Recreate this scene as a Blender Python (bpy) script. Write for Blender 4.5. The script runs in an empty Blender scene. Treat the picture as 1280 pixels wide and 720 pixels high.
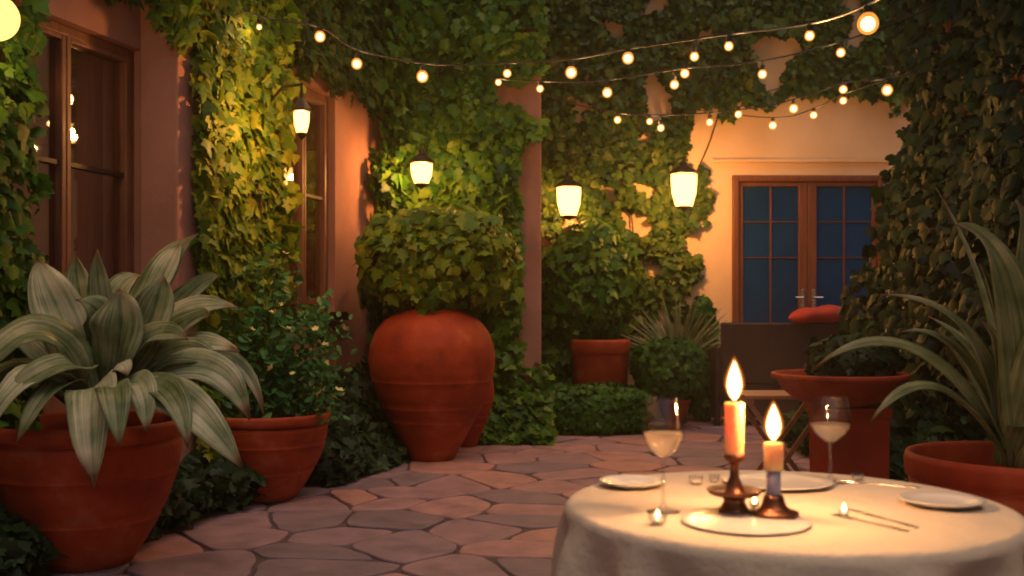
import bpy, math, random
import numpy as np
from mathutils import Vector, Matrix, noise
random.seed(7); rng = np.random.default_rng(7)
S = bpy.context.scene
C = S.collection
PI = math.pi
F = 1300.0; H = 1.19; HY = 385.0
def P(x, y, Y): return Vector(((x-640)/F*Y, Y, H+(HY-y)/F*Y))

# ---------------------------------------------------------------- materials
def mat(name):
    m = bpy.data.materials.new(name); m.use_nodes = True
    nt = m.node_tree; nt.nodes.clear()
    o = nt.nodes.new('ShaderNodeOutputMaterial')
    return m, nt, o
def N(nt, t, **kw):
    n = nt.nodes.new(t)
    for k, v in kw.items():
        if k in n.inputs: n.inputs[k].default_value = v
        else: setattr(n, k, v)
    return n
def L(nt, a, b): nt.links.new(a, b)
def ramp(nt, fac, cols):
    r = nt.nodes.new('ShaderNodeValToRGB')
    while len(r.color_ramp.elements) < len(cols): r.color_ramp.elements.new(0.5)
    for e, (p, c) in zip(r.color_ramp.elements, cols):
        e.position = p; e.color = (*c, 1)
    L(nt, fac, r.inputs[0]); return r
def surf(name, cols, scale=4, rough=.6, bump=.2, bscale=None, bdist=.01, metallic=0, coat=0, stretch=None, detail=8, sheen=0, rv=.15, spec=.5):
    m, nt, o = mat(name)
    tc = N(nt, 'ShaderNodeTexCoord'); mp = N(nt, 'ShaderNodeMapping')
    if stretch: mp.inputs['Scale'].default_value = stretch
    L(nt, tc.outputs['Object'], mp.inputs[0])
    n = N(nt, 'ShaderNodeTexNoise', Scale=scale, Detail=detail, Roughness=.6); L(nt, mp.outputs[0], n.inputs['Vector'])
    k = len(cols)
    r = ramp(nt, n.outputs['Fac'], [(.3+.4*i/max(1, k-1), c) for i, c in enumerate(cols)])
    b = N(nt, 'ShaderNodeBsdfPrincipled', Roughness=rough, Metallic=metallic); b.inputs['Specular IOR Level'].default_value = spec
    b.inputs['Coat Weight'].default_value = coat
    L(nt, r.outputs[0], b.inputs['Base Color'])
    n3 = N(nt, 'ShaderNodeTexNoise', Scale=scale*2.3, Detail=4); L(nt, mp.outputs[0], n3.inputs['Vector'])
    mr = N(nt, 'ShaderNodeMapRange'); mr.inputs['To Min'].default_value = max(.02, rough-rv); mr.inputs['To Max'].default_value = min(1, rough+rv)
    L(nt, n3.outputs['Fac'], mr.inputs['Value']); L(nt, mr.outputs[0], b.inputs['Roughness'])
    if bump:
        n2 = N(nt, 'ShaderNodeTexNoise', Scale=bscale or scale*8, Detail=8, Roughness=.6); L(nt, mp.outputs[0], n2.inputs['Vector'])
        bp = N(nt, 'ShaderNodeBump', Strength=bump, Distance=bdist); L(nt, n2.outputs['Fac'], bp.inputs['Height'])
        L(nt, bp.outputs[0], b.inputs['Normal'])
    L(nt, b.outputs[0], o.inputs[0]); return m
def leafmat(name, cols, rough=.5, trans=.3, tcol=None):
    m, nt, o = mat(name)
    g = N(nt, 'ShaderNodeNewGeometry')
    tc = N(nt, 'ShaderNodeTexCoord'); n = N(nt, 'ShaderNodeTexNoise', Scale=1.6, Detail=3); L(nt, tc.outputs['Object'], n.inputs['Vector'])
    ad = N(nt, 'ShaderNodeMath', operation='MULTIPLY_ADD'); L(nt, n.outputs['Fac'], ad.inputs[0]); ad.inputs[1].default_value = .8
    mu = N(nt, 'ShaderNodeMath', operation='MULTIPLY_ADD'); L(nt, g.outputs['Random Per Island'], mu.inputs[0]); mu.inputs[1].default_value = .75; mu.inputs[2].default_value = -.27
    L(nt, mu.outputs[0], ad.inputs[2])
    k = len(cols)
    r = ramp(nt, ad.outputs[0], [(i/(k-1), c) for i, c in enumerate(cols)])
    n4 = N(nt, 'ShaderNodeTexNoise', Scale=55, Detail=3); L(nt, tc.outputs['Object'], n4.inputs['Vector'])
    mx = N(nt, 'ShaderNodeMixRGB', blend_type='MULTIPLY'); mx.inputs[0].default_value = .6
    r4 = ramp(nt, n4.outputs['Fac'], [(.3, (.55,.55,.5)), (.7, (1.2,1.2,1.1))])
    L(nt, r.outputs[0], mx.inputs[1]); L(nt, r4.outputs[0], mx.inputs[2])
    b = N(nt, 'ShaderNodeBsdfPrincipled', Roughness=rough); b.inputs['Specular IOR Level'].default_value = .28; L(nt, mx.outputs[0], b.inputs['Base Color'])
    t = N(nt, 'ShaderNodeBsdfTranslucent'); L(nt, mx.outputs[0], t.inputs[0])
    ms = N(nt, 'ShaderNodeMixShader'); ms.inputs[0].default_value = trans
    L(nt, b.outputs[0], ms.inputs[1]); L(nt, t.outputs[0], ms.inputs[2]); L(nt, ms.outputs[0], o.inputs[0])
    return m
def blademat(name, dark, pale, edge, vein=15, trans=.25):
    m, nt, o = mat(name)
    uv = N(nt, 'ShaderNodeUVMap'); sx = N(nt, 'ShaderNodeSeparateXYZ'); L(nt, uv.outputs[0], sx.inputs[0])
    tc = N(nt, 'ShaderNodeTexCoord')
    mp = N(nt, 'ShaderNodeMapping'); mp.inputs['Scale'].default_value = (vein, 2.0, 1); L(nt, uv.outputs[0], mp.inputs[0])
    n = N(nt, 'ShaderNodeTexNoise', Scale=1.0, Detail=4); L(nt, mp.outputs[0], n.inputs['Vector'])
    n2 = N(nt, 'ShaderNodeTexNoise', Scale=7, Detail=5); L(nt, tc.outputs['Object'], n2.inputs['Vector'])
    ad = N(nt, 'ShaderNodeMath', operation='MULTIPLY_ADD'); L(nt, n.outputs['Fac'], ad.inputs[0]); ad.inputs[1].default_value = .55
    m2 = N(nt, 'ShaderNodeMath', operation='MULTIPLY'); L(nt, n2.outputs['Fac'], m2.inputs[0]); m2.inputs[1].default_value = .5
    L(nt, m2.outputs[0], ad.inputs[2])
    r = ramp(nt, ad.outputs[0], [(.40, dark), (.53, pale), (.66, edge)])
    tm = N(nt, 'ShaderNodeMath', operation='MULTIPLY_ADD'); L(nt, n2.outputs['Fac'], tm.inputs[0]); tm.inputs[1].default_value = .22; L(nt, sx.outputs['Y'], tm.inputs[2])
    mr_ = N(nt, 'ShaderNodeMapRange'); L(nt, tm.outputs[0], mr_.inputs['Value']); mr_.inputs['From Min'].default_value = 1.0; mr_.inputs['From Max'].default_value = 1.09
    tp_ = N(nt, 'ShaderNodeMixRGB'); L(nt, mr_.outputs[0], tp_.inputs[0]); L(nt, r.outputs[0], tp_.inputs[1]); tp_.inputs[2].default_value = (.20,.11,.05,1)
    r = tp_
    b = N(nt, 'ShaderNodeBsdfPrincipled', Roughness=.42); L(nt, r.outputs[0], b.inputs['Base Color'])
    bp = N(nt, 'ShaderNodeBump', Strength=.35, Distance=.006); L(nt, n.outputs['Fac'], bp.inputs['Height']); L(nt, bp.outputs[0], b.inputs['Normal'])
    t = N(nt, 'ShaderNodeBsdfTranslucent'); L(nt, r.outputs[0], t.inputs[0])
    ms = N(nt, 'ShaderNodeMixShader'); ms.inputs[0].default_value = trans
    L(nt, b.outputs[0], ms.inputs[1]); L(nt, t.outputs[0], ms.inputs[2]); L(nt, ms.outputs[0], o.inputs[0])
    return m
def emit(name, col, st, alpha=1):
    m, nt, o = mat(name)
    m.cycles.emission_sampling = 'NONE'
    e = N(nt, 'ShaderNodeEmission', Strength=st); e.inputs[0].default_value = (*col, 1)
    if alpha < 1:
        t = N(nt, 'ShaderNodeBsdfTransparent'); ms = N(nt, 'ShaderNodeMixShader'); ms.inputs[0].default_value = alpha
        L(nt, t.outputs[0], ms.inputs[1]); L(nt, e.outputs[0], ms.inputs[2]); L(nt, ms.outputs[0], o.inputs[0])
    else: L(nt, e.outputs[0], o.inputs[0])
    return m
def glassmat(name, tint=(.93,.93,.93), base=.09, rough=.03):
    m, nt, o = mat(name)
    f = N(nt, 'ShaderNodeLayerWeight', Blend=.5)
    pw = N(nt, 'ShaderNodeMath', operation='POWER'); L(nt, f.outputs['Facing'], pw.inputs[0]); pw.inputs[1].default_value = 2.6
    ad = N(nt, 'ShaderNodeMath', operation='MULTIPLY_ADD'); L(nt, pw.outputs[0], ad.inputs[0]); ad.inputs[1].default_value = .7; ad.inputs[2].default_value = base; ad.use_clamp = True
    t = N(nt, 'ShaderNodeBsdfTransparent'); t.inputs[0].default_value = (*tint, 1)
    g = N(nt, 'ShaderNodeBsdfGlossy', Roughness=rough)
    ms = N(nt, 'ShaderNodeMixShader'); L(nt, ad.outputs[0], ms.inputs[0]); L(nt, t.outputs[0], ms.inputs[1]); L(nt, g.outputs[0], ms.inputs[2])
    L(nt, ms.outputs[0], o.inputs[0]); return m

TERRA = surf('terracotta', [(.17,.022,.010), (.29,.036,.010), (.37,.052,.014), (.44,.12,.06)], 3.5, .66, .25, 40, .004, spec=.25)
TERRA2 = surf('terracotta_dark', [(.22,.025,.01), (.31,.034,.011), (.37,.05,.017)], 3, .7, .25, 40, .004, spec=.25)
SOIL = surf('soil', [(.02,.012,.008), (.05,.03,.02)], 30, .95, .8, 60, .02)
PLASTER = surf('pink_plaster', [(.29,.135,.10), (.37,.175,.135), (.43,.215,.165)], 1.6, .85, .35, 30, .006)
CREAM = surf('cream_plaster', [(.66,.43,.25), (.74,.50,.30), (.79,.55,.34)], 1.2, .85, .35, 26, .006)
WOOD = surf('red_brown_wood', [(.12,.045,.025), (.18,.07,.04), (.24,.10,.06)], 5, .5, .25, 40, .003, stretch=(6,6,.6))
DOORWOOD = surf('door_wood', [(.11,.034,.014), (.16,.05,.02), (.21,.068,.028)], 5, .45, .25, 40, .003, stretch=(6,6,.6))
DARKWOOD = surf('dark_wood', [(.020,.005,.005), (.036,.010,.009)], 5, .55, .2, 40, .003)
PALEWOOD = surf('oak', [(.32,.14,.07), (.45,.22,.12)], 6, .5, .2, 40, .003, stretch=(.7,6,6))
CURTAIN = surf('brown_curtain', [(.30,.15,.085), (.42,.22,.13)], 2, .9, .5, 6, .03, stretch=(4,4,.2))
IRON = surf('dark_iron', [(.02,.015,.012), (.05,.035,.025)], 20, .45, .2, 60, .002, metallic=.7)
BRONZE = surf('bronze', [(.12,.04,.02), (.22,.08,.035)], 14, .33, .15, 60, .002, metallic=.75)
CABLE = surf('cable_rubber', [(.012,.01,.01), (.03,.025,.02)], 20, .35, 0)
PORC = surf('porcelain', [(.62,.58,.54), (.72,.68,.64)], 3, .18, 0, rv=.05)
CLAY = surf('clay_plate', [(.42,.13,.06), (.55,.19,.09)], 5, .35, 0)
STEEL = surf('silver', [(.6,.56,.5), (.75,.7,.64)], 12, .25, 0, metallic=.95)
RED = surf('red_cloth', [(.28,.025,.015), (.38,.04,.022)], 7, .85, .4, 90, .004)
WAX = None
def waxm(name, col):
    m, nt, o = mat(name)
    b = N(nt, 'ShaderNodeBsdfPrincipled', Roughness=.4); b.inputs['Base Color'].default_value = (*col, 1)
    b.inputs['Subsurface Weight'].default_value = 1.0; b.inputs['Subsurface Scale'].default_value = .05
    b.inputs['Subsurface Radius'].default_value = (1, .35, .12)
    L(nt, b.outputs[0], o.inputs[0]); return m
WAX = waxm('ivory_wax', (.9,.5,.25)); WAXB = waxm('blue_grey_wax', (.24,.26,.40))
CLOTH = surf('linen_cloth', [(.66,.53,.38), (.73,.60,.45)], 3, .9, .8, 9, .02, detail=4)
GLASS = glassmat('clear_glass'); PANE = glassmat('window_glass', (.93,.88,.82), .07, .02)
WINE = None
m, nt, o = mat('white_wine'); b = N(nt, 'ShaderNodeBsdfPrincipled', Roughness=.1); b.inputs['Base Color'].default_value = (.82,.70,.56,1)
t = N(nt, 'ShaderNodeBsdfTranslucent'); t.inputs[0].default_value = (.88,.74,.58,1); tr = N(nt, 'ShaderNodeBsdfTransparent'); tr.inputs[0].default_value = (1,.95,.88,1)
a1 = N(nt, 'ShaderNodeMixShader'); a1.inputs[0].default_value = .5; a2 = N(nt, 'ShaderNodeMixShader'); a2.inputs[0].default_value = .62
L(nt, b.outputs[0], a1.inputs[1]); L(nt, t.outputs[0], a1.inputs[2]); L(nt, a1.outputs[0], a2.inputs[1]); L(nt, tr.outputs[0], a2.inputs[2]); L(nt, a2.outputs[0], o.inputs[0]); WINE = m
BLUEG = surf('sky_reflection_door_glass', [(.001,.030,.110), (.003,.052,.165)], 1.2, .14, 0, rv=.04, spec=.15)  # reflection of the dusk sky painted in as the panes' base colour
IVY = leafmat('ivy_leaves', [(.010,.050,.004), (.032,.125,.008), (.085,.21,.010), (.20,.29,.02)], .5, .3)
IVYB = leafmat('dim_lit_ivy_leaves', [(.010,.034,.004), (.026,.075,.007), (.06,.13,.010), (.15,.19,.02)], .5, .25)  # darker copy of the ivy, dim light at the back put into the colour
IVYD = leafmat('shaded_ivy_leaves', [(.003,.012,.004), (.007,.026,.008), (.014,.045,.012), (.035,.07,.018)], .5, .25)  # shaded copy of the ivy, shade away from the lamps put into the colour
IVYY = leafmat('lantern_lit_ivy_leaves', [(.028,.085,.006), (.09,.19,.010), (.20,.28,.014), (.34,.34,.025)], .5, .32)  # lit copy of the ivy, lantern light put into the leaf colour
BOX = leafmat('hedge_leaves', [(.012,.06,.006), (.035,.13,.010), (.06,.18,.015)], .5, .25)
HERB = leafmat('herb_leaves', [(.02,.11,.03), (.06,.23,.06), (.16,.32,.07)], .45, .3)
STEM = surf('vine_stem', [(.05,.03,.015), (.10,.06,.03)], 12, .8, .3, 60, .003)
GSTEM = surf('green_stem', [(.03,.06,.015), (.06,.10,.03)], 12, .6, 0)
PETAL = surf('petal', [(.75,.62,.15), (.85,.75,.35)], 30, .6, 0)
HOSTA = blademat('silver_leaf', (.06,.095,.03), (.20,.25,.11), (.44,.42,.25))
HOSTAP = blademat('pale_silver_leaf', (.16,.22,.10), (.42,.45,.26), (.70,.62,.46))
STRAP = blademat('strap_leaf', (.08,.11,.035), (.20,.23,.09), (.42,.38,.21), 12)
LAMP = emit('lantern_light', (1,.47,.10), 7, .8)
LAMPN = emit('lantern_light_near', (1,.45,.10), 3.2, .8)
BULB = emit('bulb_light', (1,.58,.22), 9)
BULBG = emit('bulb_glow_shell', (1,.34,.05), 1.35, .6)  # orange glow fringe around each bulb, made as an emitting shell
FLAME = emit('flame_core', (1,.66,.26), 22)
FLAMEO = emit('flame_edge', (1,.40,.07), 3.0, .45)
FLAMEO2 = emit('flame_edge_outer', (1,.28,.04), 1.3, .22)
FLAMEO3 = emit('flame_fringe', (1,.22,.03), .9, .12)
TEAL = emit('tealight_flame', (1,.55,.2), 12)

# ---------------------------------------------------------------- mesh helper
class MB:
    def __init__(s): s.v = []; s.f = []; s.uv = None
    def add(s, vs, fs):
        b = len(s.v); s.v += [tuple(p) for p in vs]; s.f += [tuple(b+i for i in f) for f in fs]; return s
    def hexa(s, c):   # 8 corners, 0-3 bottom, 4-7 top
        return s.add(c, [(0,3,2,1), (4,5,6,7), (0,1,5,4), (1,2,6,5), (2,3,7,6), (3,0,4,7)])
    def box(s, x0, x1, y0, y1, z0, z1):
        return s.hexa([(x0,y0,z0),(x1,y0,z0),(x1,y1,z0),(x0,y1,z0),(x0,y0,z1),(x1,y0,z1),(x1,y1,z1),(x0,y1,z1)])
    def lathe(s, prof, n=48, c=(0,0,0), wob=None):
        vs = []; fs = []
        for (r, z) in prof:
            for i in range(n):
                a = 2*PI*i/n; rr = r*(1+(wob(a, z) if wob else 0)); vs.append((c[0]+rr*math.cos(a), c[1]+rr*math.sin(a), c[2]+z))
        for k in range(len(prof)-1):
            for i in range(n):
                j = (i+1) % n; fs.append((k*n+i, k*n+j, (k+1)*n+j, (k+1)*n+i))
        return s.add(vs, fs)
    def tube(s, pts, r, n=6, r2=None):
        pts = [Vector(p) for p in pts]; vs = []; fs = []; k = len(pts)
        for i, p in enumerate(pts):
            d = (pts[min(i+1, k-1)]-pts[max(i-1, 0)]).normalized()
            a = d.cross(Vector((0,0,1)));
            if a.length < .01: a = d.cross(Vector((1,0,0)))
            a.normalize(); b = d.cross(a); rr = r if r2 is None else r+(r2-r)*i/(k-1)
            for j in range(n):
                t = 2*PI*j/n; vs.append(p+a*math.cos(t)*rr+b*math.sin(t)*rr)
        for i in range(k-1):
            for j in range(n):
                q = (j+1) % n; fs.append((i*n+j, i*n+q, (i+1)*n+q, (i+1)*n+j))
        fs.append(tuple(range(n-1, -1, -1))); fs.append(tuple((k-1)*n+j for j in range(n)))
        return s.add(vs, fs)
    def build(s, name, m, parent=None, smooth=False, bevel=0, loc=None, mw=None):
        me = bpy.data.meshes.new(name); me.from_pydata(s.v, [], s.f); me.update()
        me.materials.append(m)
        if smooth: me.polygons.foreach_set('use_smooth', [True]*len(me.polygons))
        if s.uv is not None:
            l = me.uv_layers.new(name='UVMap'); vi = [0]*len(me.loops); me.loops.foreach_get('vertex_index', vi)
            l.data.foreach_set('uv', [c for i in vi for c in s.uv[i]])
        o = bpy.data.objects.new(name, me); C.objects.link(o)
        if parent: o.parent = parent
        if loc: o.location = loc
        if bevel:
            bm = o.modifiers.new('Bevel', 'BEVEL'); bm.width = bevel; bm.segments = 2; bm.limit_method = 'ANGLE'
        return o
def tag(o, label=None, cat=None, group=None, kind=None):
    if label: o['label'] = label
    if cat: o['category'] = cat
    if group: o['group'] = group
    if kind: o['kind'] = kind
    return o
def empty(name, loc, label, cat, group=None):
    o = bpy.data.objects.new(name, None); C.objects.link(o); o.location = loc; o.empty_display_size = .1
    return tag(o, label, cat, group)
def rel(o, root):   # world-built mesh: subtract the root's location
    o.data.transform(Matrix.Translation(-Vector(root.location))); return o

# ---------------------------------------------------------------- leaves
def half(pts): return pts
IVY_T = ([(0,.06),(.16,-.06),(.40,.02),(.52,.20),(.34,.36),(.44,.56),(.22,.62),(0,1)])
OVAL_T = ([(0,0),(.16,.12),(.27,.38),(.22,.68),(.1,.88),(0,1)])
def leaf_cloud(name, m, pos, nrm, down, size, parent=None, tmpl=IVY_T, fold=.35, curl=.25):
    """pos, nrm, down: (N,3) arrays; size (N,)"""
    n = len(pos); k = len(tmpl)
    right = np.array(tmpl); leftp = right[1:-1].copy(); leftp[:,0] *= -1
    P2 = np.vstack([right, leftp]); nv = len(P2)
    nrm = nrm/np.linalg.norm(nrm, axis=1, keepdims=True)
    down = down-nrm*np.sum(down*nrm, axis=1, keepdims=True); down /= (np.linalg.norm(down, axis=1, keepdims=True)+1e-9)
    side = np.cross(nrm, down)
    fo = fold*(.4+rng.random(n)*1.2); cu = curl*(rng.random(n)*1.6-.2)
    x = P2[:,0][None,:]*(.85+.3*rng.random(n))[:,None]; y = P2[:,1][None,:]
    z = -np.abs(P2[:,0])[None,:]*fo[:,None] - (y**2)*cu[:,None]
    V = pos[:,None,:] + size[:,None,None]*(x[:,:,None]*side[:,None,:]+(y-.3)[:,:,None]*down[:,None,:]+z[:,:,None]*nrm[:,None,:])
    V = V.reshape(-1, 3)
    fr = list(range(k)); fl = [k-1]+[k+i for i in range(k-3, -1, -1)]+[0]
    base = (np.arange(n)*nv)[:,None]
    loops = np.concatenate([base+np.array(fr)[None,:], base+np.array(fl)[None,:]], axis=1).reshape(-1)
    me = bpy.data.meshes.new(name); me.vertices.add(len(V)); me.vertices.foreach_set('co', V.astype(np.float32).reshape(-1))
    me.loops.add(len(loops)); me.loops.foreach_set('vertex_index', loops.astype(np.int32))
    me.polygons.add(2*n); me.polygons.foreach_set('loop_start', (np.arange(2*n)*k).astype(np.int32)); me.polygons.foreach_set('loop_total', np.full(2*n, k, np.int32))
    me.update(calc_edges=True); me.materials.append(m)
    o = bpy.data.objects.new(name, me); C.objects.link(o)
    if parent: o.parent = parent; rel(o, parent)
    return o
def lump(x, y, z, s=1.0): return noise.noise(Vector((x*s, y*s, z*s)))
def ivy_wall(label, fn, n, size, m, stems=(), cat='ivy', name='climbing_ivy', group=None, loc=(0,0,0), fold=.35):
    """fn() -> (pos, normal) or None; stems: list of point lists"""
    r = empty(name, loc, label, cat, group)
    pos = []; nr = []
    tries = 0
    while len(pos) < n and tries < n*12:
        tries += 1
        q = fn()
        if q: pos.append(q[0]); nr.append(q[1])
    pos = np.array(pos); nr = np.array(nr); k = len(pos)
    nr = nr + rng.normal(0, .42, (k,3)) + np.array([0,0,.30])
    dn = np.tile(np.array([0,0,-1.0]), (k,1)) + rng.normal(0, .45, (k,3))
    leaf_cloud('foliage', m, pos, nr, dn, size*(.42+1.0*rng.random(k)**1.3), r, fold=fold)
    if stems:
        mb = MB()
        for s in stems: mb.tube(s, .012, 5, .005)
        rel(mb.build('stem', STEM, r), r)
    return r

# left wall frame
TH = math.atan(.277); ux, uy = math.sin(TH), math.cos(TH); nx, ny = uy, -ux
def LW(Y, off=0, z=0):  # point on the left wall line
    return Vector((-2.0+(Y-6.5)*.277+nx*off, Y+ny*off, z))
def lbox(mb, y0, y1, n0, n1, z0, z1):
    c = []
    for z in (z0, z1): c += [LW(y0,n1,z), LW(y1,n1,z), LW(y1,n0,z), LW(y0,n0,z)]
    # order: counter clockwise seen from above
    return mb.hexa([c[0],c[1],c[2],c[3],c[4],c[5],c[6],c[7]])

# ---------------------------------------------------------------- ground & paving
mb = MB(); mb.box(-45,45,-45,45,-.5,-.03); tag(mb.build('ground', SOIL), kind='structure')
mb = MB(); mb.add([(-4.5,-3,-.012),(6.5,-3,-.012),(6.5,12,-.012),(-4.5,12,-.012)], [(0,1,2,3)])
MORT = surf('mortar', [(.07,.05,.055), (.12,.08,.085)], 6, .9, .6, 50, .01)
tag(mb.build('mortar_bed', MORT), kind='structure')
m, nt, o = mat('flagstone')
g = N(nt, 'ShaderNodeNewGeometry'); tc = N(nt, 'ShaderNodeTexCoord')
r1 = ramp(nt, g.outputs['Random Per Island'], [(0,(.21,.16,.19)), (.25,(.27,.19,.22)), (.5,(.35,.215,.235)), (.78,(.40,.225,.23)), (1,(.49,.25,.21))])
n1 = N(nt, 'ShaderNodeTexNoise', Scale=5, Detail=8, Roughness=.65); L(nt, tc.outputs['Object'], n1.inputs['Vector'])
r2 = ramp(nt, n1.outputs['Fac'], [(.3,(.55,.55,.58)), (.5,(.9,.88,.88)), (.72,(1.3,1.15,1.05))])
mx = N(nt, 'ShaderNodeMixRGB', blend_type='MULTIPLY'); mx.inputs[0].default_value = .85; L(nt, r1.outputs[0], mx.inputs[1]); L(nt, r2.outputs[0], mx.inputs[2])
b = N(nt, 'ShaderNodeBsdfPrincipled', Roughness=.6); L(nt, mx.outputs[0], b.inputs['Base Color'])
n2 = N(nt, 'ShaderNodeTexNoise', Scale=16, Detail=9, Roughness=.65); L(nt, tc.outputs['Object'], n2.inputs['Vector'])
mr = N(nt, 'ShaderNodeMapRange'); mr.inputs['To Min'].default_value = .38; mr.inputs['To Max'].default_value = .8; L(nt, n1.outputs['Fac'], mr.inputs['Value']); L(nt, mr.outputs[0], b.inputs['Roughness'])
bp = N(nt, 'ShaderNodeBump', Strength=.6, Distance=.012); L(nt, n2.outputs['Fac'], bp.inputs['Height']); L(nt, bp.outputs[0], b.inputs['Normal'])
L(nt, b.outputs[0], o.inputs[0]); STONE = m
def clip(poly, mx_, my_, nx_, ny_):
    out = []
    for i in range(len(poly)):
        a = poly[i]; b_ = poly[(i+1) % len(poly)]
        da = (a[0]-mx_)*nx_+(a[1]-my_)*ny_; db = (b_[0]-mx_)*nx_+(b_[1]-my_)*ny_
        if da <= 0: out.append(a)
        if (da < 0 < db) or (db < 0 < da):
            t_ = da/(da-db); out.append((a[0]+(b_[0]-a[0])*t_, a[1]+(b_[1]-a[1])*t_))
    return out
mb = MB(); seeds = {}
SX, SY = .56, .38
for i in range(-10, 13):
    for j in range(-8, 34):
        seeds[i,j] = ((i+.5+(j%2)*.5+random.uniform(-.42,.42))*SX, (j+.5+random.uniform(-.42,.42))*SY)
for (i,j), (sx, sy) in seeds.items():
    if (i-7)*0 or sy > 12: continue
    poly = [(sx-1.2,sy-1.2),(sx+1.2,sy-1.2),(sx+1.2,sy+1.2),(sx-1.2,sy+1.2)]
    gap = random.uniform(.004, .013)
    for di in range(-3, 4):
        for dj in range(-3, 4):
            q = seeds.get((i+di, j+dj))
            if q is None or (di == 0 and dj == 0): continue
            dx, dy = q[0]-sx, q[1]-sy; d = math.hypot(dx, dy); dx /= d; dy /= d
            poly = clip(poly, sx+dx*(d/2-gap), sy+dy*(d/2-gap), dx, dy)
            if len(poly) < 3: break
        if len(poly) < 3: break
    if len(poly) < 3: continue
    # subdivide, wobble, round corners
    for it in range(3):
        q = []
        for k in range(len(poly)):
            a = poly[k]; b_ = poly[(k+1) % len(poly)]; c1 = .13 if it == 0 else .25
            q += [(a[0]*(1-c1)+b_[0]*c1, a[1]*(1-c1)+b_[1]*c1), (a[0]*c1+b_[0]*(1-c1), a[1]*c1+b_[1]*(1-c1))]
        poly = q
    poly = [(x+.011*lump(x,y,1,9), y+.011*lump(x,y,5,9)) for x, y in poly]
    n_ = len(poly); cx = sum(p[0] for p in poly)/n_; cy = sum(p[1] for p in poly)/n_
    hz = random.uniform(-.004, .005); tx = random.uniform(-.008,.008); ty = random.uniform(-.008,.008)
    def ring(f, z): return [(cx+(x-cx)*f, cy+(y-cy)*f, z+hz+tx*(x-cx)+ty*(y-cy)) for x, y in poly]
    vs = ring(1, -.03)+ring(1, -.008)+ring(.988, -.002)+ring(.97, .0)
    fs = [(r_*n_+k, r_*n_+(k+1) % n_, (r_+1)*n_+(k+1) % n_, (r_+1)*n_+k) for r_ in range(3) for k in range(n_)]
    fs.append(tuple(3*n_+k for k in range(n_)))
    mb.add(vs, fs)
tag(mb.build('stone_paving', STONE), kind='structure')

# ---------------------------------------------------------------- walls
WH = 5.8
hw = empty('house_wall', LW(6.5), 'pink plastered house wall with two tall windows along the left side', 'wall')
mb = MB()
W1 = (4.35, 6.02); W2 = (7.62, 8.50); ZS, ZT = 1.16, 2.68
lbox(mb, -1.5, W1[0], -.4, 0, -.1, WH); lbox(mb, W1[1], W2[0], -.4, 0, -.1, WH); lbox(mb, W2[1], 9.7, -.4, 0, -.1, WH)
for w in (W1, W2):
    lbox(mb, w[0], w[1], -.4, 0, -.1, ZS); lbox(mb, w[0], w[1], -.4, 0, ZT if w is W1 else 2.92, WH)
rel(mb.build('wall', PLASTER, hw), hw)
mb = MB(); lbox(mb, 5.98, 7.02, .002, .25, -.1, WH); rel(mb.build('pilaster', PLASTER, hw, bevel=.012), hw)
def window(w, label, leaves, ZT=ZT):
    r = empty('casement_window', LW((w[0]+w[1])/2, 0, ZS), label, 'window', 'casement windows in the house wall')
    mb = MB(); t = .055
    a, b_ = w[0]+.003, w[1]-.003
    lbox(mb, a, a+t, -.16, -.06, ZS+.003, ZT-.003); lbox(mb, b_-t, b_, -.16, -.06, ZS+.003, ZT-.003)
    lbox(mb, a+t, b_-t, -.16, -.06, ZT-t, ZT-.003); lbox(mb, a+t, b_-t, -.16, -.06, ZS+.003, ZS+t)
    rel(mb.build('frame', WOOD, r, bevel=.006), r)
    k = leaves; wd = (b_-a-2*t)/k
    for i in range(k):
        y0 = a+t+i*wd; y1 = y0+wd
        mb = MB(); e = .032; y0 += .003; y1 -= .003
        lbox(mb, y0, y0+e, -.13, -.045, ZS+t+.003, ZT-t-.003); lbox(mb, y1-e, y1, -.13, -.045, ZS+t+.003, ZT-t-.003)
        lbox(mb, y0+e, y1-e, -.13, -.045, ZT-t-e, ZT-t-.003); lbox(mb, y0+e, y1-e, -.13, -.045, ZS+t+.003, ZS+t+e+.02)
        zc = ZS+(ZT-ZS)*.52
        sash = rel(mb.build('sash', WOOD, r, bevel=.005), r)
        mb = MB(); lbox(mb, y0+e, y1-e, -.11, -.06, zc-.012, zc+.012); rel(mb.build('glazing_bar', DARKWOOD, sash), r)
        mb = MB(); lbox(mb, y0+e, y1-e, -.092, -.086, ZS+t+e, ZT-t-e); rel(mb.build('pane', PANE, sash), r)
    mb = MB(); lbox(mb, a+.01, b_-.01, -.27, -.255, ZS+.01, ZT-.01)
    n_ = 40; mb2 = MB(); vs = []; 
    for i in range(n_+1):
        yy = a+.01+(b_-a-.02)*i/n_; of = -.25+.022*math.sin(i*1.25)+.008*math.sin(i*3.1)
        vs += [LW(yy, of, ZS+.005), LW(yy, of, ZT-.005)]
    mb2.add(vs, [(2*i, 2*i+2, 2*i+3, 2*i+1) for i in range(n_)])
    rel(mb2.build('curtain', CURTAIN, r, smooth=True), r)
    mb = MB(); lbox(mb, w[0]-.06, w[1]+(.06 if w is W2 else -.05), .002, .09, ZS-.07, ZS-.002); rel(mb.build('sill', WOOD if w is W1 else DARKWOOD, r, bevel=.006), r)
window(W1, 'large brown wooden casement window nearest the camera, reflecting the string lights', 3)
window(W2, 'narrow brown wooden casement window beyond the leafy pilaster', 2, 2.92)

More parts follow.
